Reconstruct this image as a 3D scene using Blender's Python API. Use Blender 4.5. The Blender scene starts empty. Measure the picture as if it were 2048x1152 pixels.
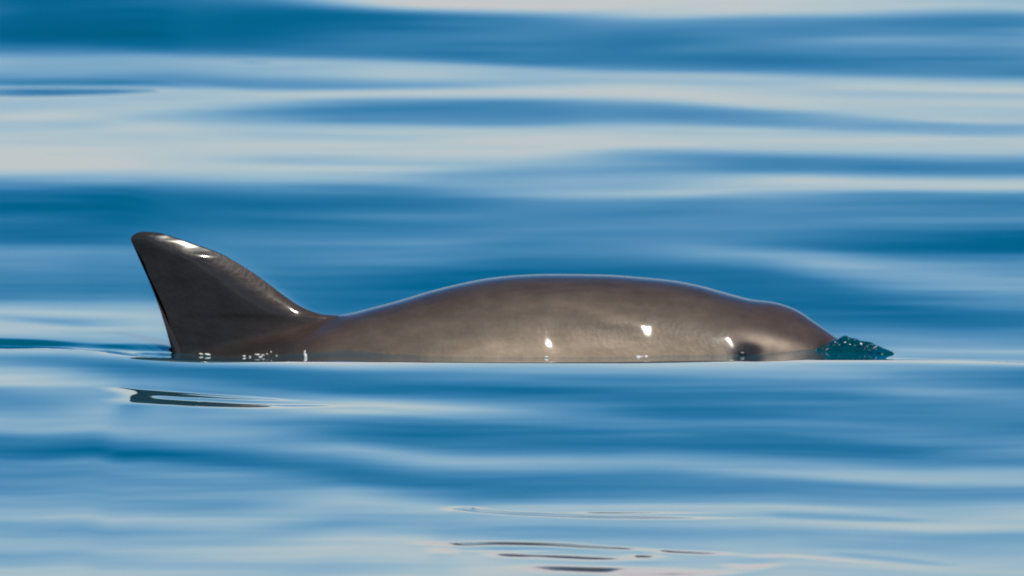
import bpy, bmesh, math, random
import numpy as np
from mathutils import Vector

SC = bpy.context.scene
COL = SC.collection
rad = math.radians
rng = np.random.default_rng(11)

# ------------------------------------------------------------------ camera
ELEV = rad(5.5)            # looking down at the sea from a small boat
DIST = 30.0
FRAME_W = 1.25             # metres across the frame at the animal
S = FRAME_W / 2048.0       # metres per photo pixel at the animal
ROW0 = 700.0               # photo row where (0, 0, 0) lies
ZC = (ROW0 - 576.0) * S / math.cos(ELEV)
CAM = np.array([0.0, -DIST * math.cos(ELEV), ZC + DIST * math.sin(ELEV)])
cam = bpy.data.cameras.new('camera')
cam_o = bpy.data.objects.new('camera', cam)
COL.objects.link(cam_o)
cam_o.location = CAM
cam_o.rotation_euler = (math.pi / 2 - ELEV, 0, 0)
cam.sensor_width = 36
cam.lens = 36 * DIST / FRAME_W
cam.clip_start = 1.0
cam.clip_end = 9000
cam.dof.use_dof = True
cam.dof.focus_distance = 28.9
cam.dof.aperture_fstop = 20
SC.camera = cam_o

# ------------------------------------------------------------------ sky, sun
SUN = Vector((.308, -.576, .757)).normalized()
w = bpy.data.worlds.new('World')
SC.world = w
w.use_nodes = True
nt = w.node_tree
sky = nt.nodes.new('ShaderNodeTexSky')
sky.sky_type = 'NISHITA'
sky.sun_disc = False
sky.sun_elevation = math.asin(SUN.z)
sky.sun_rotation = math.atan2(SUN.x, SUN.y)
sky.air_density = 0.75
sky.dust_density = 0.45
sky.ozone_density = 2.5
hs = nt.nodes.new('ShaderNodeHueSaturation')
hs.inputs['Saturation'].default_value = 1.5
bg = nt.nodes['Background']
bg.inputs['Strength'].default_value = 0.13
nt.links.new(sky.outputs[0], hs.inputs['Color'])
wb = nt.nodes.new('ShaderNodeMix')
wb.data_type = 'RGBA'
wb.blend_type = 'MULTIPLY'
wb.inputs['Factor'].default_value = 1
wb.inputs[7].default_value = (1.0, 1.0, .95, 1)      # daylight white balance of the camera
nt.links.new(hs.outputs[0], wb.inputs[6])
# pale sea haze low over the horizon, the same all the way round
tcs = nt.nodes.new('ShaderNodeTexCoord')
sep = nt.nodes.new('ShaderNodeSeparateXYZ')
nt.links.new(tcs.outputs['Generated'], sep.inputs[0])


def wmath(op, a, b):
    n = nt.nodes.new('ShaderNodeMath')
    n.operation = op
    for i_, v_ in enumerate((a, b)):
        if isinstance(v_, (int, float)):
            n.inputs[i_].default_value = v_
        else:
            nt.links.new(v_, n.inputs[i_])
    return n.outputs[0]


hz = wmath('MULTIPLY', wmath('POWER', 2.71828, wmath('MULTIPLY', wmath('MAXIMUM', sep.outputs[2], 0.0), -1 / .055)), .95)
mxh = nt.nodes.new('ShaderNodeMix')
mxh.data_type = 'RGBA'
nt.links.new(hz, mxh.inputs['Factor'])
nt.links.new(wb.outputs[2], mxh.inputs[6])
mxh.inputs[7].default_value = (.83 / .13, .70 / .13, .75 / .13, 1)
nt.links.new(mxh.outputs[2], bg.inputs['Color'])
sl = bpy.data.lights.new('sun', 'SUN')
sl.energy = 4.0
sl.angle = rad(0.53)
sl.color = (1.0, .94, .83)
so = bpy.data.objects.new('sun', sl)
COL.objects.link(so)
so.rotation_euler = SUN.to_track_quat('Z', 'Y').to_euler()
SC.view_settings.view_transform = 'Standard'
SC.view_settings.look = 'None'
SC.view_settings.gamma = 1
SC.view_settings.exposure = 0
SC.view_settings.use_curve_mapping = False
SC.cycles.caustics_reflective = True
SC.cycles.sample_clamp_indirect = 10
SC.cycles.filter_width = 1.7

# ------------------------------------------------------------------ helpers
CA, SA = math.cos(ELEV), math.sin(ELEV)


def ray(px, row):
    """direction of the line of sight through a photo pixel"""
    r = (np.asarray(px, float) - 1024) * S / DIST
    u = (576 - np.asarray(row, float)) * S / DIST
    return np.stack(np.broadcast_arrays(r, CA + u * SA, -SA + u * CA), -1)


def at(px, row, y=0.0):
    d = ray(px, row)
    t = (y - CAM[1]) / d[..., 1]
    return CAM + d * t[..., None] if np.ndim(t) else CAM + d * t


def px_x(px):
    return (np.asarray(px, float) - 1024) * S


def row_z(row):
    return (ROW0 - np.asarray(row, float)) * S / CA


def gauss1(a, sig, axis):
    if sig <= 0:
        return a
    n = int(math.ceil(3 * sig))
    k = np.exp(-.5 * (np.arange(-n, n + 1) / sig) ** 2)
    k /= k.sum()
    pad = [(0, 0)] * a.ndim
    pad[axis] = (n, n)
    b = np.pad(a, pad, mode='edge')
    out = np.zeros_like(a)
    for i, kk in enumerate(k):
        sl_ = [slice(None)] * a.ndim
        sl_[axis] = slice(i, i + a.shape[axis])
        out += kk * b[tuple(sl_)]
    return out


def smooth(a, b, x):
    t = np.clip((np.asarray(x, float) - a) / (b - a), 0, 1)
    return t * t * (3 - 2 * t)


def tag(o, label=None, cat=None, group=None, kind=None):
    for k, v in (('label', label), ('category', cat), ('group', group), ('kind', kind)):
        if v:
            o[k] = v
    return o


def link_mesh(name, verts, faces, mat, parent=None, smooth_shade=True):
    me = bpy.data.meshes.new(name)
    verts = np.asarray(verts, np.float32)
    faces = np.asarray(faces, np.int32)
    me.vertices.add(len(verts))
    me.vertices.foreach_set('co', verts.ravel())
    k = faces.shape[1]
    me.loops.add(faces.size)
    me.loops.foreach_set('vertex_index', faces.ravel())
    me.polygons.add(len(faces))
    me.polygons.foreach_set('loop_start', np.arange(0, faces.size, k, dtype=np.int32))
    me.polygons.foreach_set('loop_total', np.full(len(faces), k, np.int32))
    me.update(calc_edges=True)
    me.validate()
    if smooth_shade:
        me.polygons.foreach_set('use_smooth', np.ones(len(me.polygons), bool))
    me.materials.append(mat)
    o = bpy.data.objects.new(name, me)
    COL.objects.link(o)
    if parent:
        o.parent = parent
    return o


# ------------------------------------------------------------------ materials
def new_mat(name):
    m = bpy.data.materials.new(name)
    m.use_nodes = True
    return m, m.node_tree, m.node_tree.nodes['Principled BSDF']


def water_material(name, base, rough):
    m, t, b = new_mat(name)
    b.inputs['Base Color'].default_value = (*base, 1)
    b.inputs['Roughness'].default_value = rough
    b.inputs['IOR'].default_value = 1.333
    return m


M_SEA = water_material('sea_water', (.0, .085, .12), .02)
M_BOW = water_material('churned_water', (.0, .19, .225), .06)
M_BOW.node_tree.nodes['Principled BSDF'].inputs['Transmission Weight'].default_value = .75


def add_foam(m):
    t, b = m.node_tree, m.node_tree.nodes['Principled BSDF']
    tc = t.nodes.new('ShaderNodeTexCoord')
    n = t.nodes.new('ShaderNodeTexNoise')
    n.inputs['Scale'].default_value = 130
    n.inputs['Detail'].default_value = 5
    t.links.new(tc.outputs['Object'], n.inputs['Vector'])
    r = t.nodes.new('ShaderNodeMapRange')
    r.inputs['From Min'].default_value = .60
    r.inputs['From Max'].default_value = .72
    t.links.new(n.outputs['Fac'], r.inputs['Value'])
    mx = t.nodes.new('ShaderNodeMix')
    mx.data_type = 'RGBA'
    t.links.new(r.outputs[0], mx.inputs['Factor'])
    mx.inputs[6].default_value = tuple(b.inputs['Base Color'].default_value)
    mx.inputs[7].default_value = (.42, .40, .36, 1)
    t.links.new(mx.outputs[2], b.inputs['Base Color'])
    q = t.nodes.new('ShaderNodeMapRange')
    q.inputs['To Min'].default_value = b.inputs['Transmission Weight'].default_value
    q.inputs['To Max'].default_value = .2
    t.links.new(r.outputs[0], q.inputs['Value'])
    t.links.new(q.outputs[0], b.inputs['Transmission Weight'])
    bp = t.nodes.new('ShaderNodeBump')
    bp.inputs['Strength'].default_value = .35
    bp.inputs['Distance'].default_value = .0012
    t.links.new(n.outputs['Fac'], bp.inputs['Height'])
    t.links.new(bp.outputs[0], b.inputs['Normal'])


add_foam(M_BOW)


def skin_material():
    m, t, b = new_mat('wet_porpoise_skin')
    L = t.links
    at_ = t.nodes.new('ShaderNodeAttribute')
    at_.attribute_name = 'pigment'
    tc = t.nodes.new('ShaderNodeTexCoord')
    n1 = t.nodes.new('ShaderNodeTexNoise')
    n1.inputs['Scale'].default_value = 38
    n1.inputs['Detail'].default_value = 6
    n1.inputs['Roughness'].default_value = .65
    L.new(tc.outputs['Object'], n1.inputs['Vector'])
    mr = t.nodes.new('ShaderNodeMapRange')
    mr.inputs['From Min'].default_value = .3
    mr.inputs['From Max'].default_value = .7
    mr.inputs['To Min'].default_value = .86
    mr.inputs['To Max'].default_value = 1.14
    L.new(n1.outputs['Fac'], mr.inputs['Value'])
    mx = t.nodes.new('ShaderNodeMix')
    mx.data_type = 'RGBA'
    mx.blend_type = 'MULTIPLY'
    mx.inputs['Factor'].default_value = 1
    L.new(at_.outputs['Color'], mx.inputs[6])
    L.new(mr.outputs[0], mx.inputs[7])
    # broad blotches and faint lengthwise streaks
    mp = t.nodes.new('ShaderNodeMapping')
    mp.inputs['Scale'].default_value = (9, 30, 42)
    mp.inputs['Rotation'].default_value = (0, rad(8), 0)
    L.new(tc.outputs['Object'], mp.inputs['Vector'])
    n3 = t.nodes.new('ShaderNodeTexNoise')
    n3.inputs['Scale'].default_value = 1
    n3.inputs['Detail'].default_value = 7
    n3.inputs['Roughness'].default_value = .68
    L.new(mp.outputs[0], n3.inputs['Vector'])
    mr3 = t.nodes.new('ShaderNodeMapRange')
    mr3.inputs['From Min'].default_value = .3
    mr3.inputs['From Max'].default_value = .7
    mr3.inputs['To Min'].default_value = .78
    mr3.inputs['To Max'].default_value = 1.22
    L.new(n3.outputs['Fac'], mr3.inputs['Value'])
    mx3 = t.nodes.new('ShaderNodeMix')
    mx3.data_type = 'RGBA'
    mx3.blend_type = 'MULTIPLY'
    mx3.inputs['Factor'].default_value = 1
    L.new(mx.outputs[2], mx3.inputs[6])
    L.new(mr3.outputs[0], mx3.inputs[7])
    L.new(mx3.outputs[2], b.inputs['Base Color'])
    b.inputs['Roughness'].default_value = .36
    b.inputs['IOR'].default_value = 1.38
    b.inputs['Specular IOR Level'].default_value = .10
    b.inputs['Coat Weight'].default_value = .62
    b.inputs['Coat Roughness'].default_value = .10
    b.inputs['Coat IOR'].default_value = 1.33
    n2 = t.nodes.new('ShaderNodeTexNoise')
    n2.inputs['Scale'].default_value = 160
    n2.inputs['Detail'].default_value = 4
    L.new(tc.outputs['Object'], n2.inputs['Vector'])
    bp = t.nodes.new('ShaderNodeBump')
    bp.inputs['Strength'].default_value = .95
    bp.inputs['Distance'].default_value = .0008
    L.new(n2.outputs['Fac'], bp.inputs['Height'])
    L.new(bp.outputs[0], b.inputs['Normal'])
    return m


M_SKIN = skin_material()
M_EYE, _, _b = new_mat('dark_eye')
_b.inputs['Base Color'].default_value = (.006, .006, .007, 1)
_b.inputs['Roughness'].default_value = .4

# ------------------------------------------------------------------ the sea
# Wave crests and troughs of the calm sea, read off the photograph: each line follows one wave feature from left
# to right as (photo x, photo row, tone) where the tone stands for the tilt of the water there
# (0 = tilted to the viewer, reflecting the high sky; 1 = level to the horizon glow; 2 = lee of a crest).
FEATURES = [
 # far water
 [(0,-30,.1),(512,-30,.4),(900,-25,.8),(1400,-25,.75),(2048,-25,.8)],
 [(0,0,.08),(256,0,.15),(512,-2,.35),(640,-4,.65),(800,-5,.8),(1024,0,.85),(1400,2,.8),(2048,0,.85)],
 [(0,5,.05),(256,6,.1),(512,4,.3),(640,3,.6),(800,6,.95),(1024,14,.95),(1280,19,1),(1536,20,1),(1792,20,.97),(2048,12,.85)],
 [(0,25,.03),(256,25,.07),(512,20,.1),(700,28,.12),(900,32,.28),(1024,35,.28),(1280,42,.45),(1374,46,.42),(1536,40,.38),(1792,40,.35),(2048,36,.3)],
 [(0,50,.0),(256,50,.06),(512,50,.1),(768,55,.16),(1024,70,.3),(1280,70,.26),(1536,65,.4),(1792,55,.32),(2048,52,.28)],
 [(0,80,.06),(256,80,.08),(512,80,.12),(768,90,.24),(1024,95,.3),(1280,100,.24),(1536,85,.42),(1792,80,.5),(2048,80,.5)],
 [(0,92,.25),(256,98,.12),(512,98,.18),(768,110,.28),(1024,122,.25),(1280,132,.26),(1536,118,.22),(1792,115,.22),(2048,118,.25)],
 [(0,105,.35),(256,108,.4),(512,110,.3),(768,117,.35),(1024,128,.3),(1280,138,.3),(1536,140,.28),(1792,146,.3),(2048,150,.35)],
 [(0,125,.56),(256,125,.66),(512,122,.72),(768,128,.75),(1024,137,.72),(1280,146,.75),(1536,154,.75),(1792,158,.75),(2048,163,.7)],
 [(0,138,.55),(256,140,.62),(512,145,.75),(768,152,.85),(1024,152,.72),(1280,155,.75),(1536,165,.75),(1792,170,.9),(2048,180,.9)],
 [(0,152,.45),(256,152,.4),(400,160,.45),(512,162,.52),(640,165,.5),(768,168,.5),(900,169,.55),(1024,165,.68),(1280,163,.72),(1536,176,.75),(1792,186,.72),(2048,192,.7)],
 [(0,168,.18),(128,168,.2),(256,167,.3),(360,166,.35),(450,175,.45),(512,175,.42),(640,174,.42),(768,173,.5),(900,172,.55),(1024,169,.7),(1280,170,.85),(1536,185,.85),(1792,200,.8),(2048,205,.78)],
 [(0,180,.95),(128,180,.9),(256,179,.85),(400,181,.85),(450,188,.85),(512,190,.95),(640,187,.98),(768,186,.95),(1024,183,.95),(1280,185,.95),(1400,187,1),(1536,193,.85),(1792,212,.8),(2048,225,.78)],
 [(0,205,.75),(256,200,.8),(400,198,.88),(512,198,.85),(640,193,.85),(768,194,.75),(1024,194,.8),(1280,196,.9),(1400,200,.9),(1536,210,.85),(1792,230,.78),(2048,245,.78)],
 [(0,215,.75),(256,215,.88),(400,212,.7),(512,207,.55),(640,204,.4),(768,203,.38),(1024,203,.35),(1280,207,.4),(1400,212,.35),(1536,222,.4),(1792,238,.45),(2048,254,.5)],
 [(0,225,.85),(256,228,.72),(400,227,.5),(512,222,.4),(640,220,.3),(768,220,.25),(1024,224,.25),(1280,225,.22),(1400,230,.22),(1536,236,.32),(1792,250,.45),(2048,262,.5)],
 [(0,235,.88),(256,240,.7),(400,240,.6),(512,240,.52),(640,242,.4),(768,243,.42),(1024,250,.5),(1280,240,.42),(1400,243,.32),(1536,250,.4),(1792,258,.5),(2048,268,.6)],
 [(0,248,.78),(80,248,.66),(140,248,.8),(256,250,.92),(400,252,.8),(512,252,.75),(768,255,.78),(1024,262,.82),(1280,250,.7),(1400,254,.78),(1536,260,.85),(1792,268,.85),(2048,280,.85)],
 [(0,265,.8),(256,268,.75),(512,270,.74),(768,275,.74),(1024,272,.87),(1280,262,.85),(1400,264,.72),(1536,272,.85),(1792,280,.85),(2048,293,.85)],
 [(0,285,.85),(256,288,.92),(512,286,.9),(768,288,.88),(1024,290,.95),(1280,275,.85),(1400,275,.85),(1536,288,.85),(1792,298,.8),(2048,308,.75)],
 [(0,305,.92),(256,300,.87),(400,303,.92),(512,302,.88),(768,306,.93),(1024,310,.85),(1160,290,.96),(1280,290,.95),(1400,292,.92),(1536,300,.8),(1792,308,.65),(2048,318,.5)],
 [(0,325,.95),(256,320,.85),(400,320,.78),(512,320,.72),(768,325,.75),(1024,325,.75),(1160,312,.68),(1280,305,.5),(1400,312,.35),(1536,315,.3),(1792,322,.28),(2048,330,.28)],
 [(0,340,.9),(256,338,.85),(512,335,.9),(768,340,.85),(1024,342,.55),(1160,335,.6),(1280,325,.48),(1400,325,.38),(1536,328,.28),(1792,335,.2),(2048,342,.28)],
 [(0,350,.68),(256,348,.7),(512,345,.88),(768,355,.75),(900,348,.58),(1024,352,.52),(1160,350,.55),(1280,345,.55),(1400,340,.55),(1536,340,.4),(1792,345,.38),(2048,350,.4)],
 [(0,365,.45),(256,362,.55),(512,358,.7),(768,370,.55),(1024,372,.65),(1160,372,.7),(1280,370,.62),(1400,360,.65),(1536,356,.75),(1660,360,.95),(1792,364,.88),(2048,365,.85)],
 [(0,380,.3),(256,378,.25),(512,375,.5),(640,378,.42),(768,385,.35),(1024,390,.6),(1160,392,.7),(1280,390,.72),(1400,388,.78),(1536,376,.78),(1792,375,.85),(2048,376,.85)],
 [(0,395,.2),(256,395,.15),(512,392,.25),(768,398,.25),(1024,402,.35),(1280,403,.4),(1400,403,.35),(1536,398,.45),(1792,388,.35),(2048,390,.3)],
 [(0,420,.12),(256,415,.12),(512,410,.18),(768,420,.25),(1024,425,.28),(1280,425,.3),(1536,415,.38),(1792,410,.3),(2048,405,.28)],
 [(0,450,.15),(256,455,.15),(400,440,.25),(512,440,.22),(768,445,.28),(1024,445,.3),(1280,450,.3),(1536,445,.35),(1792,440,.38),(2048,435,.35)],
 [(0,480,.15),(256,478,.2),(400,475,.33),(512,480,.35),(768,470,.3),(1024,465,.33),(1280,470,.3),(1536,463,.25),(1792,462,.2),(2048,460,.2)],
 [(0,492,.3),(256,488,.28),(512,485,.36),(768,478,.4),(1024,472,.36),(1280,475,.4),(1400,478,.4),(1536,485,.35),(1660,492,.25),(1792,505,.18),(2048,505,.04)],
 [(0,498,.38),(256,495,.36),(512,488,.37),(768,483,.43),(1024,475,.37),(1280,480,.47),(1400,487,.52),(1536,500,.5),(1660,508,.5),(1792,522,.45),(2048,530,.35)],
 [(0,505,.42),(256,500,.4),(512,490,.38),(768,488,.45),(850,487,.5),(1024,478,.38),(1280,484,.5),(1400,495,.6),(1536,510,.58),(1660,525,.62),(1792,540,.55),(2048,560,.52)],
 [(0,525,.42),(256,525,.32),(512,520,.3),(768,515,.32),(1024,505,.3),(1280,502,.4),(1400,510,.5),(1536,527,.35),(1660,550,.38),(1792,562,.45),(2048,580,.48)],
 [(0,550,.32),(256,550,.28),(512,545,.25),(768,540,.25),(1024,525,.15),(1280,520,.22),(1400,528,.2),(1536,545,.13),(1660,568,.15),(1792,585,.25),(2048,605,.3)],
 [(0,570,.25),(256,575,.25),(512,570,.2),(768,565,.15),(1024,545,.1),(1280,540,.1),(1400,545,.1),(1536,575,.1),(1792,615,.1),(2048,630,.15)],
 [(0,595,.3),(256,595,.28),(400,595,.2),(512,600,.2),(768,600,.12),(1024,580,.1),(1400,590,.1),(1600,620,.12),(1792,635,.14),(2048,650,.2)],
 [(0,612,.62),(256,615,.6),(340,615,.6),(512,625,.2),(1600,650,.25),(1792,655,.25),(2048,662,.28)],
 [(0,622,.78),(256,628,.72),(340,630,.7),(512,640,.2),(1660,668,.35),(1792,675,.4),(2048,680,.4)],
 [(0,633,.5),(80,640,.45),(160,650,.5),(256,648,.75),(340,645,.75),(512,655,.2),(1700,684,.4),(1792,688,.5),(2048,690,.45)],
 [(0,645,.8),(160,660,.82),(340,662,.82),(512,670,.2),(1600,690,.3),(1792,700,.72),(2048,703,.68)],
 [(0,662,.8),(160,672,.75),(256,680,.65),(340,685,.6),(512,690,.3),(1600,695,.4),(1792,707,.6),(2048,712,.55)],
 [(0,676,.55),(100,679,.6),(160,684,.5),(256,688,.55),(340,691,.6),(512,698,.6),(1600,700,.6),(1790,708,.6),(2048,713,.55)],
 # the ripple behind the fin and the crest in front of the animal
 [(0,681,-.7),(110,685,-.7),(150,688,.2),(190,690,.2),(230,692,-.4),(340,696,-.6),(500,700,.8),(1600,703,.8),(1790,708,.58),(2048,713,.54)],
 [(0,688,-.6),(110,690,-.6),(150,691,.3),(190,693,.3),(230,695,-.3),(340,700,-.6),(400,703,1.0),(700,704,1.2),(1000,707,1.3),(1500,711,1.3),(1650,708,1.0),(1790,709,.55),(2048,714,.52)],
 [(0,690,.2),(130,692,.3),(220,696,.3),(300,701,.5),(340,705,.9),(400,710,1.4),(560,711,1.3),(620,712,.9),(700,712,.75),(790,712,.9),(850,712,1.45),(1150,714,1.45),(1500,716,1.45),(1650,714,1.2),(1790,713,.5),(2048,718,.5)],
 [(0,702,.75),(128,700,.8),(220,704,.75),(260,709,1.2),(340,712,1.8),(400,717,1.95),(500,720,1.95),(700,722,1.95),(1000,723,1.95),(1300,722,1.95),(1500,720,1.9),(1650,718,1.4),(1790,717,.7),(2048,722,.6)],
 [(0,708,.6),(128,708,.6),(256,713,.7),(340,716,.75),(400,721,.85),(500,723,.9),(700,726,.9),(1000,726,.75),(1300,725,.8),(1500,723,.8),(1650,722,.95),(1790,721,1.0),(2048,728,.9)],
 [(0,718,.45),(128,716,.38),(256,722,.3),(400,730,.4),(512,732,.35),(700,735,.65),(1024,733,.6),(1300,732,.75),(1500,730,.72),(1650,728,.65),(1790,728,.6),(2048,736,.35)],
 [(0,730,.6),(128,725,.35),(256,732,.22),(512,742,.18),(700,745,.3),(1024,745,.5),(1300,742,.55),(1500,740,.65),(1650,738,.6),(1790,742,.4),(2048,745,.25)],
 [(0,742,.8),(128,740,.65),(256,745,.25),(512,755,.15),(700,758,.2),(1024,760,.3),(1300,755,.32),(1500,750,.5),(1650,752,.55),(1790,760,.4),(2048,760,.2)],
 [(0,755,.85),(128,752,.75),(256,755,.45),(512,765,.2),(700,770,.15),(1024,775,.12),(1300,775,.22),(1500,760,.35),(1650,770,.3),(1790,772,.42),(2048,775,.35)],
 [(0,768,.78),(128,768,.75),(256,766,.65),(340,768,.5),(512,775,.3),(700,785,.17),(1024,788,.12),(1300,790,.15),(1500,780,.2),(1650,785,.22),(1790,790,.4),(2048,790,.42)],
 [(0,778,.4),(128,778,.6),(240,775,.62),(340,780,.5),(512,792,.5),(640,797,.6),(700,799,.6),(850,806,.6),(1024,810,.4),(1300,812,.2),(1500,810,.2),(1650,805,.2),(1790,812,.25),(2048,808,.4)],
 [(0,790,.3),(128,792,.5),(240,785,.6),(340,792,.5),(512,802,.55),(640,806,.72),(700,806,.75),(850,815,.85),(960,820,.7),(1100,822,.4),(1300,825,.18),(1500,830,.2),(1650,825,.25),(1790,835,.35),(2048,830,.25)],
 [(0,800,.32),(128,802,.45),(240,800,.55),(340,808,.5),(512,814,.65),(640,812,.6),(700,813,.55),(850,820,.8),(960,826,.6),(1100,832,.42),(1300,840,.28),(1500,845,.3),(1790,850,.4),(2048,845,.2)],
 [(0,815,.42),(128,815,.5),(256,818,.5),(512,820,.72),(640,820,.8),(700,822,.85),(850,828,.7),(960,840,.5),(1100,845,.4),(1300,855,.3),(1500,858,.28),(1790,865,.42),(2048,858,.25)],
 [(0,832,.55),(256,832,.55),(512,828,.6),(700,832,.5),(850,838,.4),(960,850,.3),(1100,860,.25),(1300,868,.32),(1500,870,.25),(1790,880,.38),(2048,875,.4)],
 [(0,850,.68),(256,848,.63),(512,845,.45),(700,848,.2),(850,855,.18),(1024,870,.2),(1300,880,.3),(1500,880,.22),(1790,890,.25),(2048,895,.42)],
 [(0,862,.5),(256,858,.62),(512,865,.55),(640,862,.3),(700,870,.15),(850,870,.15),(1024,885,.2),(1300,892,.25),(1500,893,.2),(1790,900,.22),(2048,910,.4)],
 [(0,875,.28),(256,870,.4),(400,878,.55),(512,882,.5),(640,885,.4),(700,885,.25),(850,890,.22),(1024,900,.3),(1300,905,.3),(1500,908,.25),(1790,915,.28),(2048,922,.35)],
 [(0,890,.25),(256,885,.22),(512,895,.35),(640,900,.6),(700,900,.62),(850,912,.7),(1024,918,.55),(1300,915,.45),(1500,922,.4),(1790,925,.35),(2048,928,.35)],
 [(0,902,.25),(256,900,.15),(512,912,.2),(640,915,.35),(700,912,.5),(850,922,.65),(1024,930,.6),(1300,928,.55),(1500,938,.5),(1650,938,.6),(1790,940,.65),(2048,940,.65)],
 [(0,920,.38),(256,920,.35),(512,925,.15),(700,932,.22),(850,935,.4),(1024,942,.45),(1300,938,.5),(1500,947,.65),(1650,948,.72),(1790,952,.72),(2048,955,.7)],
 [(0,940,.4),(256,942,.4),(400,945,.45),(512,945,.45),(700,948,.15),(850,955,.2),(1024,960,.22),(1300,955,.3),(1500,955,.5),(1650,958,.65),(1790,965,.6),(2048,968,.7)],
 [(0,968,.35),(256,962,.42),(512,968,.45),(640,970,.5),(700,968,.3),(850,970,.22),(1024,978,.2),(1300,975,.3),(1500,968,.35),(1650,970,.4),(1790,975,.4),(2048,975,.45)],
 [(0,985,.35),(256,985,.38),(512,988,.42),(700,985,.6),(850,988,.4),(1024,998,.22),(1300,992,.35),(1500,985,.35),(1650,985,.4),(1790,988,.45),(2048,990,.4)],
 [(0,1003,.5),(256,1003,.48),(512,1000,.42),(700,995,.75),(850,1005,.65),(1024,1008,.45),(1300,1008,.5),(1500,1005,.5),(1650,1003,.52),(1790,1005,.65),(2048,1005,.65)],
 [(0,1020,.7),(256,1022,.65),(400,1022,.55),(512,1025,.55),(700,1008,.8),(850,1012,.75),(1024,1014,.78),(1300,1014,.8),(1500,1016,.75),(1650,1018,.75),(1790,1020,.75),(2048,1018,.75)],
 [(0,1032,.6),(256,1035,.75),(512,1035,.7),(700,1025,.7),(850,1022,.7),(1024,1024,.8),(1300,1030,.8),(1500,1028,.6),(1650,1030,.6),(1790,1034,.75),(2048,1036,.9)],
 [(0,1043,.42),(256,1048,.6),(512,1042,.75),(700,1035,.6),(850,1032,.5),(1024,1040,.7),(1300,1046,.75),(1500,1046,.85),(1650,1046,.85),(1790,1046,.9),(2048,1045,.85)],
 [(0,1060,.45),(256,1062,.5),(400,1062,.62),(512,1058,.72),(700,1050,.5),(850,1048,.55),(1024,1055,.55),(1300,1060,.55),(1500,1060,.6),(1650,1062,.65),(1790,1065,.55),(2048,1065,.55)],
 [(0,1080,.7),(256,1085,.7),(512,1080,.7),(700,1065,.8),(850,1066,.75),(1024,1075,.6),(1300,1080,.55),(1500,1078,.6),(1650,1085,.6),(1790,1085,.6),(2048,1080,.6)],
 [(0,1095,.6),(256,1100,.7),(512,1105,.85),(700,1085,.9),(850,1082,.85),(1024,1088,.85),(1300,1092,.7),(1500,1100,.75),(1650,1105,.75),(1790,1105,.75),(2048,1100,.7)],
 [(0,1110,.45),(256,1112,.5),(512,1115,.8),(640,1112,.9),(700,1105,.92),(850,1100,.95),(1024,1100,.8),(1300,1105,.8),(1500,1115,.85),(1790,1125,.85),(2048,1120,.75)],
 [(0,1125,.55),(256,1128,.62),(512,1130,.65),(700,1125,.75),(850,1118,.92),(1024,1118,.92),(1300,1122,.85),(1500,1130,.75),(1790,1140,.8),(2048,1140,.8)],
 [(0,1142,.8),(256,1142,.75),(512,1142,.7),(700,1140,.6),(850,1135,.7),(1024,1135,.95),(1300,1138,.8),(1500,1142,.7),(1790,1150,.75),(2048,1150,.8)],
 [(0,1156,.9),(512,1156,.7),(1024,1156,.85),(1500,1156,.75),(2048,1160,.8)],
]
# small ripples riding on those waves: polyline, half thickness (photo px), tone they tilt to
RIPPLES = [
 ([(895,1019),(930,1015),(975,1017)], 3.6, 1.13),
 ([(900,1018),(960,1022),(1020,1029),(1100,1033),(1200,1036),(1460,1040)], 3.6, 1.12),
 ([(1120,1027),(1420,1029)], 2, 1.02),
 ([(1480,1034),(1800,1036)], 5, .55),
 ([(825,1087),(1000,1088),(1100,1091),(1330,1104)], 4.0, 1.19),
 ([(875,1099),(930,1101)], 5.0, 1.20),
 ([(930,1101),(1000,1104),(1120,1103)], 2, 1.1),
 ([(955,1108),(1050,1113),(1150,1117),(1290,1121)], 4.4, 1.19),
 ([(1000,1134),(1100,1138),(1250,1142),(1440,1146)], 6.5, 1.20),
 ([(1180,1150),(1330,1151),(1450,1148)], 4.5, 1.17),
 ([(1230,1113),(1305,1115)], 3.6, 1.19),
 ([(1270,1103),(1350,1107),(1450,1113)], 3.4, 1.17),
 ([(1410,1134),(1450,1139),(1510,1134)], 4.5, 1.19),
 ([(1430,1115),(1560,1118),(1740,1130)], 3.4, .98),
 ([(1600,1108),(1720,1117),(1830,1126)], 4, .6),
 ([(228,775),(300,784),(400,790),(500,795)], 4.6, .98),
 ([(330,787),(400,791),(480,795),(640,803)], 3.6, 1.10),
 ([(240,798),(330,802),(420,807),(560,812)], 5.6, .98),
 ([(350,804),(420,808),(520,812),(740,812)], 4.0, 1.10),
 ([(268,785),(305,791),(340,796)], 8, .96),
]
R_LO, R_HI = -40, 1190
PXS = np.arange(-360, 2409, 8.0)
ROWS = np.arange(R_LO, R_HI + 1, 1.0)


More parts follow.
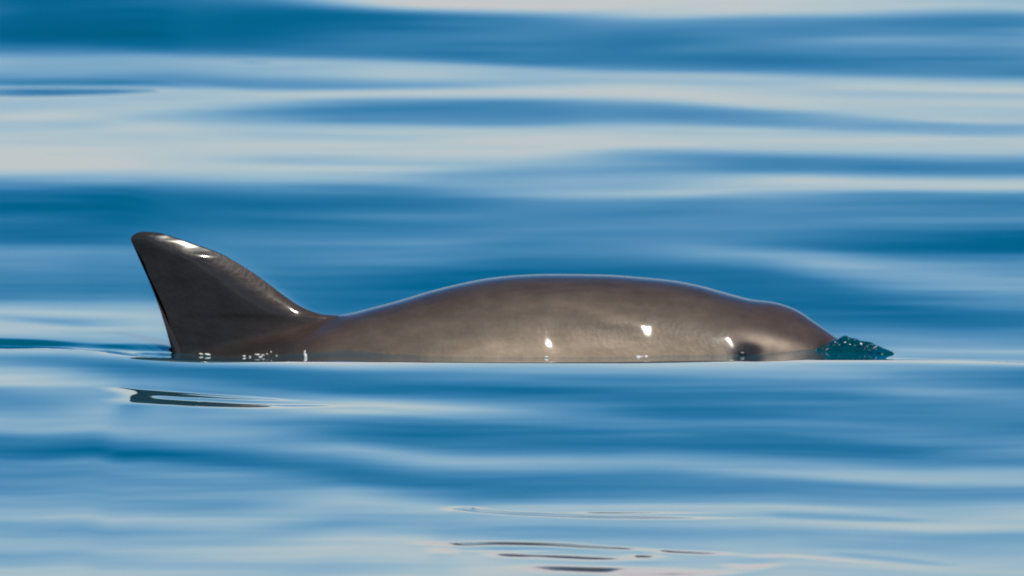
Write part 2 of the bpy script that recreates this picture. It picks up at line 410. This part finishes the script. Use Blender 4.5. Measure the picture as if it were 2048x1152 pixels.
def tone_map():
    rows, vals = [], []
    for f in FEATURES:
        f = np.array(f, float)
        rr = np.interp(PXS, f[:, 0], f[:, 1])
        vv = np.interp(PXS, f[:, 0], f[:, 2])
        rows.append(gauss1(rr[None], 4.5, 1)[0])
        vals.append(gauss1(vv[None], 3.5, 1)[0])
    rows, vals = np.array(rows), np.array(vals)
    for k in range(1, len(rows)):
        rows[k] = np.maximum(rows[k], rows[k - 1] + 2.0)
    T = np.empty((len(PXS), len(ROWS)))
    for i in range(len(PXS)):
        T[i] = np.interp(ROWS, rows[:, i], vals[:, i])
    T = gauss1(T, 1.6, 1)
    # fine wind texture, long crested
    top_tone = np.where(T > 1.0, T, .96)
    for sx, sr, amp in ((26, 9, .040), (14, 4, .030), (40, 20, .03), (9, 2.2, .014)):
        q = gauss1(gauss1(rng.normal(size=T.shape), sr, 1), sx, 0)
        T += amp * q / q.std() * (T < 1.02)
    T = np.minimum(T, top_tone)
    for pts, hw, dv in RIPPLES:
        p = np.array(pts, float)
        yc = np.interp(PXS, p[:, 0], p[:, 1])
        L = p[-1, 0] - p[0, 0]
        e = min(150, L * .35)
        wgt = smooth(p[0, 0] - 6, p[0, 0] + e * .5, PXS) * (1 - smooth(p[-1, 0] - 1.4 * e, p[-1, 0] + e * .5, PXS))
        q = (ROWS[None] - yc[:, None]) / (hw * (.5 + .5 * wgt[:, None]))
        a = np.clip(1.5 * wgt[:, None] * np.exp(-q ** 2), 0, 1)
        T = T * (1 - a) + dv * a
        T -= .10 * wgt[:, None] * np.exp(-(q / 3.4) ** 2) * (1 - a) * (dv > .9)
    return T


def tone_to_slope(T, alpha):
    elev = np.interp(T, [-1, 0, .15, .3, .5, .75, 1, 1.5, 2.0], [50, 19.5, 13.0, 9.0, 6.0, 3.5, 1.2, -1.0, -4.4])
    s = np.tan((np.radians(elev) - alpha) / 2)
    return np.maximum(s, -np.tan(alpha) + .0085)


# silhouette of the back (photo px), used here to find water hidden behind the animal
BACK = np.array([(340,716),(400,697),(450,682),(500,668),(550,656),(600,645),(640,635),(690,630),(740,618),(800,602),(860,584),(920,569),(980,558),
                 (1040,552),(1100,550),(1200,551),(1280,556),(1340,562),(1400,573),(1450,587),(1500,600),(1550,606),(1590,619),(1630,645),(1660,666),(1690,684)], float)


# the crest of the swell just in front of the animal (photo px)
FIN_EDGE = np.array([(290,463),(310,464.5),(344,473),(401,492),(441,507),(490,535),(535,566),(581,600),(620,621),(690,632)], float)
CREST = np.array([(0,697),(128,696),(220,700),(256,707),(340,714),(400,719),(500,721),(700,723),(1000,724),(1300,723),(1500,721),(1650,719),(1790,718),(2048,724)], float)


def sea_columns():
    """follow the line of sight down each column and stack up the tilted water into a height profile"""
    T = tone_map()
    D = ray(PXS[:, None], ROWS[None])
    alpha = np.arctan2(-D[..., 2], D[..., 1])
    s = tone_to_slope(T, alpha)
    Y = np.zeros_like(T)
    Z = np.zeros_like(T)
    k0 = int(745 - R_LO)                   # every column meets here on the near side of the crest
    z0 = .062
    t = (z0 - CAM[2]) / D[:, k0, 2]
    Y[:, k0] = CAM[1] + t * D[:, k0, 1]
    Z[:, k0] = z0
    crest = np.interp(PXS, CREST[:, 0], CREST[:, 1])
    wob = gauss1(np.random.default_rng(21).normal(size=(1, len(PXS))), 4, 1)[0]
    crest = np.round(gauss1(crest[None], 4, 1)[0] + 1.1 * wob / wob.std()).astype(int)
    kc = (crest - R_LO).astype(int)
    ztr = gauss1(np.interp(PXS, [0, 250, 345, 450, 600, 900, 1100, 1560, 1800], [.012, .012, .004, .004, .017, .018, .0145, .0135, .012])[None], 4, 1)[0]
    # the water hidden behind the animal rises just enough to meet the open water on both sides
    top = np.interp(PXS, BACK[:, 0], BACK[:, 1])
    top = np.where(PXS < 690, np.minimum(top, np.interp(PXS, FIN_EDGE[:, 0], FIN_EDGE[:, 1])), top)
    hid = (PXS > 350) & (PXS < 1680)
    kt = np.where(hid, np.clip(top + 10, 470, 690), 690).astype(int) - R_LO
    kb = np.full(len(PXS), 702 - R_LO)
    inz = (np.arange(len(ROWS))[None] >= kt[:, None]) & (np.arange(len(ROWS))[None] <= kb[:, None]) & hid[:, None]

    def climb(sh):
        ss = np.where(inz, sh[:, None], s)
        y = z = None
        out = np.zeros_like(s)
        for k in range(int(kc.max()), 425 - R_LO, -1):
            d = D[:, k]
            zz = (ztr - CAM[2]) / d[:, 2]
            if z is None:
                t = zz
            else:
                sm = .5 * (ss[:, k] + ss[:, k + 1])
                t = (z - CAM[2] + sm * (CAM[1] - y)) / (d[:, 2] - sm * d[:, 1])
                t = np.where(k >= kc, zz, t)
            y, z = CAM[1] + t * d[:, 1], CAM[2] + t * d[:, 2]
            out[:, k] = z
        return out

    lo, hi = np.full(len(PXS), -.088), np.full(len(PXS), 1.2)
    a, b = int(np.argmin(abs(PXS - 344))), int(np.argmin(abs(PXS - 1688)))
    nat = climb(np.zeros(len(PXS)))
    kp = 455 - R_LO
    tl = np.clip((PXS - PXS[a]) / (PXS[b] - PXS[a]), 0, 1)
    za, zb = nat[a, kp], nat[b, kp]
    ma = (nat[a, kp] - nat[a - 8, kp]) / 8 * (b - a)
    mb = (nat[b + 8, kp] - nat[b, kp]) / 8 * (b - a)
    want = (2 * tl ** 3 - 3 * tl ** 2 + 1) * za + (tl ** 3 - 2 * tl ** 2 + tl) * ma + (-2 * tl ** 3 + 3 * tl ** 2) * zb + (tl ** 3 - tl ** 2) * mb
    for _ in range(22):
        mid = .5 * (lo + hi)
        zt_ = climb(mid)[:, kp]
        lo = np.where(zt_ < want, mid, lo)
        hi = np.where(zt_ < want, hi, mid)
    sh = .5 * (lo + hi)
    print('hidden slope', np.round(sh[hid][::10], 3), 'err', np.abs(climb(sh)[:, kp] - want)[hid].max())
    s = np.where(inz, sh[:, None], s)
    Yt, Zt = np.zeros(len(PXS)), np.zeros(len(PXS))
    for rng_, step in ((range(k0 + 1, len(ROWS)), 1), (range(k0 - 1, -1, -1), -1)):
        for k in rng_:
            sm = .5 * (s[:, k] + s[:, k - step])
            d = D[:, k]
            yp, zp = Y[:, k - step], Z[:, k - step]
            tt = (zp - CAM[2] + sm * (CAM[1] - yp)) / (d[:, 2] - sm * d[:, 1])
            if step < 0:
                jump = kc == k                 # behind the crest the sea drops into the trough the animal lies in
                tt = np.where(jump, (ztr - CAM[2]) / d[:, 2], tt)
            Y[:, k] = CAM[1] + tt * d[:, 1]
            Z[:, k] = CAM[2] + tt * d[:, 2]
            if step < 0:
                Yt = np.where(jump, .5 * (yp + Y[:, k]), Yt)
                Zt = np.where(jump, .5 * (zp + Z[:, k]) - .008, Zt)
    Y = np.concatenate([Y, Yt[:, None]], 1)
    Z = np.concatenate([Z, Zt[:, None]], 1)
    o = np.argsort(-Y, 1)
    Y, Z = np.take_along_axis(Y, o, 1), np.take_along_axis(Z, o, 1)
    return Y, Z


def spaced(lo, hi, step, far_lo, far_hi, g=1.16):
    core = list(np.arange(lo, hi + step / 2, step))
    a, st = [], step
    v = lo
    while v > far_lo:
        st *= g
        v -= st
        a.append(v)
    b, st = [], step
    v = hi
    while v < far_hi:
        st *= g
        v += st
        b.append(v)
    return np.array(a[::-1] + core + b)


def open_sea(x, y, dx, dy):
    """gentle long-crested waves for the rest of the sea; waves too short for the mesh spacing are left out"""
    r = np.random.default_rng(5)
    z = np.zeros(np.broadcast(x, y).shape)
    for i in range(21):
        lam = .35 * 1.16 ** i * r.uniform(.9, 1.1)
        th = r.normal(0, .16 + .02 * i)
        kx, ky = 2 * math.pi / lam * math.sin(th), 2 * math.pi / lam * math.cos(th)
        amp = .0105 * lam / (2 * math.pi) * 1.15
        f = (1 - smooth(.12, .3, dx * abs(kx) / 6.283)) * (1 - smooth(.12, .3, dy * abs(ky) / 6.283))
        z = z + amp * f * np.sin(kx * x + ky * y + r.uniform(0, 6.28))
    return z


def build_sea():
    Yc, Zc = sea_columns()
    xs = spaced(-.72, .72, .006, -3500, 3500, 1.13)
    ys = spaced(-5.2, 8.4, .0055, -1500, 7000, 1.10)
    colx = px_x(PXS)
    # near field resampled on the world grid
    nf = np.empty((len(PXS), len(ys)))
    ylo, yhi = [], []
    for i in range(len(PXS)):
        yy, zz = Yc[i][::-1], Zc[i][::-1]
        nf[i] = np.interp(ys, yy, zz)
        ylo.append(yy[0])
        yhi.append(yy[-1])
    nf = gauss1(nf, 1.2, 0)
    core = (ys > -5.3) & (ys < 8.5)
    far = smooth(.45, 1.2, ys)[None]
    nf += far * (gauss1(nf, 5, 0) - nf)
    low = gauss1(nf[:, core], 60, 1)
    wy = 1 - smooth(-1.5, -1.15, ys[core])
    nf[:, core] += wy[None] * (gauss1(low, 22, 0) - low)
    fld = np.empty((len(xs), len(ys)))
    for j in range(len(ys)):
        fld[:, j] = np.interp(xs, colx, nf[:, j])
    ylo, yhi = max(ylo), min(yhi)
    dx, dy = np.gradient(xs)[:, None], np.gradient(ys)[None]
    X, Yg = xs[:, None], ys[None]
    wgt = (1 - smooth(.66, 1.25, np.abs(X))) * smooth(ylo - .9, ylo - .05, Yg) * (1 - smooth(yhi + .0, yhi + 1.5, Yg))
    zg = open_sea(X, Yg, dx, dy) + .03
    Zf = wgt * fld + (1 - wgt) * zg
    print('SEA', fld.shape, 'z', fld.min(), fld.max(), 'y', ylo, yhi)
    nx, ny = len(xs), len(ys)
    V = np.stack(np.broadcast_arrays(X, Yg, Zf), -1).reshape(-1, 3)
    i = np.arange(nx - 1)[:, None] * ny + np.arange(ny - 1)[None]
    i = i.ravel()
    F = np.stack([i, i + ny, i + ny + 1, i + 1], -1)
    o = link_mesh('sea', V, F, M_SEA)
    tag(o, kind='structure')

    def height(x, y):
        ix = np.clip(np.searchsorted(xs, x) - 1, 0, nx - 2)
        iy = np.clip(np.searchsorted(ys, y) - 1, 0, ny - 2)
        u = (x - xs[ix]) / (xs[ix + 1] - xs[ix])
        v = (y - ys[iy]) / (ys[iy + 1] - ys[iy])
        return (Zf[ix, iy] * (1 - u) * (1 - v) + Zf[ix + 1, iy] * u * (1 - v) + Zf[ix, iy + 1] * (1 - u) * v + Zf[ix + 1, iy + 1] * u * v)
    return o, height


SEA, sea_z = build_sea()
for _x in () and (0, 200, 300, 345, 400, 700, 1000, 1300, 1600, 1700, 1800, 2000):
    print(_x, [round(float(sea_z(px_x(_x), yy)), 4) for yy in (-1.5, -1, -.8, -.5, -.3, -.15, 0, .2, .5, 1, 2)])

# ------------------------------------------------------------------ the porpoise
# all profile numbers are photo px on the animal's mid plane; px_x / row_z turn them into metres
ST = np.array([  # x, top row, bottom row, half width (m)
 (-640, 985, 1000, .004), (-600, 968, 1008, .055), (-560, 958, 1012, .125), (-520, 948, 1012, .105), (-480, 936, 1010, .05),
 (-420, 915, 1012, .024), (-300, 880, 1015, .024), (-100, 828, 1022, .036), (100, 778, 1040, .056), (250, 740, 1055, .072),
 (340, 716, 1066, .082), (400, 697, 1072, .088), (450, 682, 1078, .093), (500, 668, 1083, .098), (550, 656, 1086, .102), (600, 645, 1090, .106),
 (640, 635, 1093, .109), (690, 630, 1096, .112), (740, 618, 1098, .115), (800, 602, 1100, .118), (860, 584, 1100, .121), (920, 569, 1099, .1235),
 (980, 558, 1097, .126), (1040, 552, 1094, .1275), (1100, 550, 1090, .128), (1200, 551, 1080, .1262), (1300, 558, 1064, .1214), (1340, 562, 1055, .1190),
 (1400, 573, 1038, .1178), (1440, 584, 1022, .1170), (1458, 589, 1015, .1158), (1480, 595, 1004, .1112), (1500, 600, 992, .1050), (1550, 606, 958, .0862), (1590, 619, 922, .0715), (1630, 645, 880, .058),
 (1660, 666, 845, .0465), (1690, 688, 812, .034), (1715, 710, 780, .02), (1730, 738, 756, .004)], float)
FIN_T = np.array([(463,290),(465,277),(470,267),(478,262),(485,263.5),(495,270),(510,280),(530,290),(550,298),(580,312),(600,321),(620,330),(640,337),
                  (660,342),(680,345),(700,344),(712,342),(740,330),(800,290)], float)
FIN_L = np.array([(463,290),(464.5,310),(468,328),(473,344),(479,363),(485,380.5),(492,401),(499,421),(507,441),(520,465),(535,490),(550,513),(566,535),(583,557),(600,581),
                  (612,600),(621,620),(628,645),(632,690),(645,730),(700,760),(800,780)], float)


def pchip(xk, yk, x):
    h = np.diff(xk)
    d = np.diff(yk) / h
    m = np.zeros_like(yk)
    m[0], m[-1] = d[0], d[-1]
    for i in range(1, len(xk) - 1):
        if d[i - 1] * d[i] > 0:
            w1, w2 = 2 * h[i] + h[i - 1], h[i] + 2 * h[i - 1]
            m[i] = (w1 + w2) / (w1 / d[i - 1] + w2 / d[i])
    i = np.clip(np.searchsorted(xk, x) - 1, 0, len(xk) - 2)
    t = (x - xk[i]) / h[i]
    return ((2 * t ** 3 - 3 * t ** 2 + 1) * yk[i] + (t ** 3 - 2 * t ** 2 + t) * h[i] * m[i] + (-2 * t ** 3 + 3 * t ** 2) * yk[i + 1]
            + (t ** 3 - t ** 2) * h[i] * m[i + 1])


_px = np.arange(-640, 1731, 1.0)
_top = gauss1(pchip(ST[:, 0], ST[:, 1], _px)[None], 7, 1)[0]
_bot = gauss1(pchip(ST[:, 0], ST[:, 2], _px)[None], 16, 1)[0]
_wid = gauss1(pchip(ST[:, 0], ST[:, 3], _px)[None], 9, 1)[0]
_rw = np.arange(463, 801, .25)
_ft = pchip(FIN_T[:, 0], FIN_T[:, 1], _rw)
_fl = pchip(FIN_L[:, 0], FIN_L[:, 1], _rw)
# swellings and folds of the flank: px, row, half length, half height (px), height (m)
FOLDS = [(1150, 592, 40, 22, .0008), (1205, 614, 44, 18, .0014), (1250, 629, 36, 14, .0010), (1225, 646, 60, 13, -.0009), (1492, 684, 32, 20, .0016)]


def body_h(px, row):
    top, bot, wd = np.interp(px, _px, _top), np.interp(px, _px, _bot), np.interp(px, _px, _wid)
    c = .5 * (top + bot)
    a = .5 * (bot - top)
    q = np.clip(1 - np.abs((row - c) / a) ** 2.5, 0, 1)
    h = wd * q ** .42 * smooth(0, .34, q) ** (1 - smooth(590, 700, px))
    for fx, fr, sx, sr, am in FOLDS:
        h = h + am * np.exp(-((px - fx) / sx) ** 2 - ((row - fr) / sr) ** 2) * np.clip(q * 6, 0, 1)
    return h


LIN = (.0008, .62, 4.5)


def fin_h(px, row):
    r = np.clip(row, 463, 800)
    xt, xl = np.interp(r, _rw, _ft), np.interp(r, _rw, _fl)
    ch = np.maximum(xl - xt, 1e-3)
    sfr = np.clip((xl - px) / ch, 0, 1)
    prof = 5 * (.2969 * np.sqrt(sfr) - .126 * sfr - .3516 * sfr ** 2 + .2843 * sfr ** 3 - .1036 * sfr ** 4) / .5
    th = pchip(np.array([463., 470, 480, 510, 560, 620, 680, 740, 800]), np.array([.0, .0060, .0085, .0115, .0125, .0130, .0145, .013, .0]), r)
    # a blade with a bevelled leading edge: bevel, flat middle, thin trailing edge
    hh = th * np.clip(np.where(sfr < .3, 1.0, prof), 0, None)
    naca = th * np.clip(prof, 0, None)
    beta = np.arctan2(1.0, np.interp(r, _rw, gauss1(np.gradient(_fl, _rw)[None], 8, 1)[0]))
    d = np.maximum(xl - px, 0) * S * np.sin(beta)
    lin = LIN[0] + LIN[1] * d - LIN[2] * d * d
    bl = (np.maximum(d * .008, 1e-9) ** -3 + np.maximum(lin, 1e-5) ** -6) ** (-1 / 6)
    hm = (np.maximum(hh, 1e-6) ** -6 + np.maximum(bl, 1e-6) ** -6) ** (-1 / 6)
    hh = naca + (hm - naca) * (1 - smooth(560, 625, row))
    return np.where((px >= xt) & (px <= xl) & (row >= 463), hh, 0)


# soft swellings of the wet skin: px, row, slope along and up the flank, radius of the swelling (m), reach (px)
SWELLS = [(1097, 671, -.196, -.543, 18), (1293, 643, -.196, -.543, 17), (1457, 664, -.196, -.543, 16)]
_fit = []


def joined_h(px, row):
    h = (body_h(px, row) ** 3.4 + fin_h(px, row) ** 3.4) ** (1 / 3.4)
    for x0, r0, c, sg in _fit:
        dx, dz = (px - x0) * S, -(row - r0) * S / CA
        g = np.exp(-.5 * (((px - x0) / sg) ** 2 + ((row - r0) / sg) ** 2))
        h = h + g * (c[0] * dx + c[1] * dz)
    return np.maximum(h, 0)


for _x, _r, _gx, _gz, _sg in SWELLS:
    _e = 2.0
    _P, _Q = np.meshgrid(_x + _e * np.arange(-1, 2), _r + _e * np.arange(-1, 2), indexing='ij')
    _h = joined_h(_P, _Q)
    _hx, _hz = (_h[2, 1] - _h[0, 1]) / (2 * _e * S), (_h[1, 0] - _h[1, 2]) * CA / (2 * _e * S)
    print('swell', _x, _r, 'natural slope', round(float(_hx), 3), round(float(_hz), 3))
    _fit.append((_x, _r, (_gx - _hx, _gz - _hz), _sg))


def inside(px, row):
    b = (row >= np.interp(px, _px, _top)) & (row <= np.interp(px, _px, _bot))
    r = np.clip(row, 463, 800)
    f = (row >= 463) & (row <= 800) & (px >= np.interp(r, _rw, _ft)) & (px <= np.interp(r, _rw, _fl))
    return b | f


def shear(u, row):
    k = .45 * smooth(40, 260, u) * (1 - smooth(640, 900, u))
    t = np.maximum(ROW0 - row, 0)
    return u - k * t


def build_porpoise():
    us = np.unique(np.concatenate([np.arange(-640, 300, 14), np.arange(300, 340, 4), np.arange(340, 353, 1.5), np.arange(353, 368, .5), np.arange(368, 420, 2.0),
                                   np.arange(420, 660, 1.5), np.arange(660, 1000, 4), np.arange(1000, 1540, 2.5), np.arange(1540, 1731, 4), [1730]]))
    N = 190
    par = .5 - .5 * np.cos(np.linspace(0, math.pi, N))
    par = .6 * par + .4 * np.linspace(0, 1, N)
    rings = []
    for u in us:
        rr = np.arange(455, 1105, .5)
        ins = inside(shear(u, rr), rr)
        k = int(np.argmax(ins))
        lo, hi = rr[k - 1], rr[k]
        for _ in range(18):
            mid = .5 * (lo + hi)
            if inside(shear(u, mid), mid):
                hi = mid
            else:
                lo = mid
        top = hi
        bot = float(np.interp(u, _px, _bot))
        row = top + (bot - top) * par
        px = shear(u, row)
        h = joined_h(px, row)
        h[0] = h[-1] = 0
        x, z = px_x(px), row_z(row)
        near = np.stack([x, -h, z], -1)
        far = np.stack([x, h, z], -1)[1:-1][::-1]
        rings.append(np.concatenate([near, far]))
    M = len(rings[0])
    V = np.concatenate(rings)
    i = (np.arange(len(us) - 1)[:, None] * M + np.arange(M)[None]).ravel()
    j = (np.arange(len(us) - 1)[:, None] * M + (np.arange(M)[None] + 1) % M).ravel()
    F = np.stack([i, i + M, j + M, j], -1)
    o = link_mesh('porpoise', V, F, M_SKIN)
    # close the two ends
    bm = bmesh.new()
    bm.from_mesh(o.data)
    bmesh.ops.holes_fill(bm, edges=[e for e in bm.edges if e.is_boundary], sides=0)
    bmesh.ops.recalc_face_normals(bm, faces=bm.faces)
    bm.to_mesh(o.data)
    bm.free()
    o.data.polygons.foreach_set('use_smooth', np.ones(len(o.data.polygons), bool))
    # skin pigment: dark back and fin, paler flanks, dark ring round the eye, dark lip, plus tan sheen painted on the flank
    P = V[:, :]
    px = P[:, 0] / S + 1024
    row = ROW0 - (P[:, 2] * CA - np.abs(P[:, 1]) * SA) / S
    top = np.interp(px, _px, _top)
    d = row - top
    back = np.array([.056, .039, .030])
    mid = np.array([.128, .097, .070])
    flank = np.array([.285, .215, .145])
    c = back + (mid - back) * smooth(0, 95, d)[:, None]
    c = c + (flank - mid) * (smooth(80, 160, d) * smooth(640, 980, px))[:, None]
    # the head is darker above, with a pale streak over the eye
    head = smooth(1380, 1560, px) * (1 - smooth(60, 105, d - .12 * (1560 - px)))
    c = c + (np.array([.062, .042, .035]) - c) * (.75 * head)[:, None]
    pale = np.exp(-((px - 1545) / 60) ** 2 - ((row - 687 - .26 * (px - 1545)) / 14) ** 2)
    c = c + (np.array([.40, .30, .22]) - c) * (.9 * pale)[:, None]
    low = np.exp(-((px - 1190) / 130) ** 2 - ((row - 698) / 24) ** 2) + .7 * np.exp(-((px - 1050) / 60) ** 2 - ((row - 705) / 14) ** 2)  # pale lower flank, and tan sheen near the glints painted into the colour
    low = low + .55 * np.exp(-((px - 1240) / 90) ** 2 - ((row - 640 - .28 * (px - 1240)) / 13) ** 2)  # diagonal glow leading to a glint, also painted into the skin colour
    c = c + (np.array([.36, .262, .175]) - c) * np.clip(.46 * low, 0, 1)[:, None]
    # fin and the ridge below it
    xl = np.interp(np.clip(row, 463, 800), _rw, _fl)
    f = smooth(25, -95, px - xl) * (1 - smooth(690, 760, row)) + 0
    f = np.maximum(f, smooth(520, 400, px) * .95)
    f = f * (1 - .85 * smooth(560, 680, px))
    c = c + (np.array([.028, .0245, .0225]) - c) * np.clip(f, 0, 1)[:, None]
    warm = np.exp(-((px - 610) / 90) ** 2 - ((row - 668) / 26) ** 2)
    c = c + (np.array([.062, .038, .028]) - c) * (.7 * warm)[:, None]
    eye = np.exp(-(((px - 1490) / 36) ** 2 + ((row - 702) / 19) ** 2) ** 3)
    c = c + (np.array([.016, .015, .016]) - c) * (.95 * eye)[:, None]
    lip = np.exp(-((px - 1645 + .75 * (row - 688)) / 9) ** 2 - ((row - 692) / 16) ** 2)
    c = c + (np.array([.03, .026, .025]) - c) * (.8 * lip)[:, None]
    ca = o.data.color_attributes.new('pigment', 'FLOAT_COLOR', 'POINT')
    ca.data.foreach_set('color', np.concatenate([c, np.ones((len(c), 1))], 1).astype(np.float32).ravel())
    tag(o, 'small grey brown porpoise surfacing with dark triangular dorsal fin, snout in the water', 'porpoise')
    # eyes
    ex, er = 1480, 692
    eh = float(body_h(np.array([float(ex)]), np.array([float(er)]))[0])
    for sd in (-1, 1):
        b2 = bmesh.new()
        bmesh.ops.create_uvsphere(b2, u_segments=20, v_segments=12, radius=1)
        for v in b2.verts:
            v.co = Vector((v.co.x * .0075 + px_x(ex), sd * (eh - .0022) + v.co.y * .0034, v.co.z * .0042 + row_z(er)))
        me = bpy.data.meshes.new('eye')
        b2.to_mesh(me)
        b2.free()
        for p in me.polygons:
            p.use_smooth = True
        me.materials.append(M_EYE)
        e = bpy.data.objects.new('eye', me)
        COL.objects.link(e)
        e.parent = o
    return o


POR = build_porpoise()


# ------------------------------------------------------------------ water thrown up by the snout
def build_bow_wave():
    xs = np.arange(1470, 1836, 2.0)
    topr = np.interp(xs, [1470, 1520, 1580, 1640, 1662, 1690, 1712, 1740, 1770, 1800, 1832], [712, 709, 705, 695, 683, 672, 679, 686, 699, 711, 716])
    r = np.random.default_rng(3)
    ys = np.arange(-.29, .045, .0025)
    px = xs[:, None]
    X = px_x(xs)[:, None] + 0 * ys[None]
    Yw = ys[None] + 0 * X
    hw = np.interp(xs, _px, _wid)
    row_w = 712.0
    side = np.array([float(joined_h(np.array([x]), np.array([row_w]))[0]) for x in xs])
    yc = -np.maximum(side, 0) - .004
    yc = np.where(xs > 1640, np.interp(xs, [1640, 1700, 1760, 1836], [yc[np.argmin(abs(xs - 1640))], -.085, -.135, -.21]), yc)
    yc = gauss1(yc[None], 6, 1)[0]
    base = sea_z(X, Yw)
    # height that lifts the ridge to its outline
    want = row_z(topr) - yc * math.tan(ELEV)
    amp = np.maximum(want - sea_z(px_x(xs), yc), .0005)
    n1 = gauss1(gauss1(r.normal(size=X.shape), 1.6, 0), 1.8, 1)
    n2 = gauss1(gauss1(r.normal(size=X.shape), 5, 0), 4, 1)
    n1, n2 = n1 / n1.std(), n2 / n2.std()
    dyc = Yw - yc[:, None]
    wd = np.where(dyc < 0, .016, .026) * (1 + .15 * n2)
    prof = np.exp(-np.abs(dyc / wd) ** 1.7)
    Zb = amp[:, None] * prof * (1 + .04 * n1 * smooth(1600, 1680, px) + .035 * n2)
    end = smooth(1470, 1500, px) * (1 - smooth(1815, 1836, px))
    edge = smooth(-.29, -.265, Yw) * (1 - smooth(.025, .045, Yw))
    Zb = Zb * end * edge
    core = smooth(.0003, .0022, Zb)
    Z = base + Zb + .0006 * core - .004 * (1 - core)
    nx, ny = X.shape
    V = np.stack([X, Yw, Z], -1).reshape(-1, 3)
    i = (np.arange(nx - 1)[:, None] * ny + np.arange(ny - 1)[None]).ravel()
    F = np.stack([i, i + ny, i + ny + 1, i + 1], -1)
    o = link_mesh('bow_wave', V, F, M_BOW)
    tag(o, 'small dark teal bow wave piled up in front of the porpoise snout', 'bow wave')
    return xs, yc, topr


M_SPRAY_GLINT = water_material('white_spray_and_glints', (.70, .67, .61), .15)  # white of the spray, also used for the painted waterline glints


def build_spray(xs, yc, topr):
    r = np.random.default_rng(8)

    def drops(name, items, label, cat, scale=.62, kind='stuff'):
        b = bmesh.new()
        for px, row, y, rx_, rz_ in items:
            m = bmesh.ops.create_icosphere(b, subdivisions=2, radius=1)
            p = at(px, row, y)
            k = r.uniform(.8, 1.2, 3)
            tl = r.uniform(-.5, .5)
            for v in m['verts']:
                q = v.co.copy()
                q *= 1 + .12 * math.sin(5 * q.x + 3 * px) * math.cos(4 * q.z + row)
                rx, rz = rx_ * scale, rz_ * scale
                v.co = Vector((p[0] + (q.x * rx * k[0] + q.z * tl * rx) * S, p[1] + q.y * rx * k[1] * S, p[2] + q.z * rz * k[2] * S))
        me = bpy.data.meshes.new(name)
        b.to_mesh(me)
        b.free()
        for p in me.polygons:
            p.use_smooth = True
        me.materials.append(M_SPRAY_GLINT)
        o = bpy.data.objects.new(name, me)
        COL.objects.link(o)
        tag(o, label, cat, kind=kind)

    it = []
    for px, row, rx, rz in ((1690, 685, 6, 4), (1700, 689, 5, 3), (1679, 690, 4, 3), (1697, 697, 6, 3), (1706, 696, 4, 3), (1722, 688, 5, 7), (1720, 697, 4, 3),
                            (1670, 684, 3, 3), (1735, 694, 2.5, 2), (1752, 699, 2, 2), (1684, 701, 3, 2)):
        y = float(np.interp(px, xs, yc)) - .012
        it.append((px, row, y, rx, rz))
    drops('bow_spray', it, 'pale spray and bubbles on the bow wave at the porpoise snout', 'spray', .42)
    it = []
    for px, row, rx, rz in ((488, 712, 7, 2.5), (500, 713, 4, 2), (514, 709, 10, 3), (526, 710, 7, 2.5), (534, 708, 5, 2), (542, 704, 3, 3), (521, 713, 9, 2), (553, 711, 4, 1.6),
                            (1092, 714, 8, 4), (1276, 713, 9, 4.5), (1284, 714, 8, 4), (1293, 713, 9, 4), (1454, 713, 7, 4), (402, 708, 8, 3.5), (415, 709, 10, 4)):  # white drops in this row stand in for reflected sun glints
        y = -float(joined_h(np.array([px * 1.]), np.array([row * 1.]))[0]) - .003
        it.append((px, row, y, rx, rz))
    drops('flank_spray_and_glints', it, 'tiny white splash drops and painted sun glints along the waterline of the porpoise flank', 'spray', .55)
    it = [(609, 706, -.16, 3, 7), (611, 713, -.16, 4, 8), (613, 719, -.162, 4.5, 6), (616, 723, -.165, 5, 4)]
    drops('water_jet', it, 'single small white jet of water beside the porpoise flank', 'splash', .8, None)


_b = build_bow_wave()
build_spray(*_b)
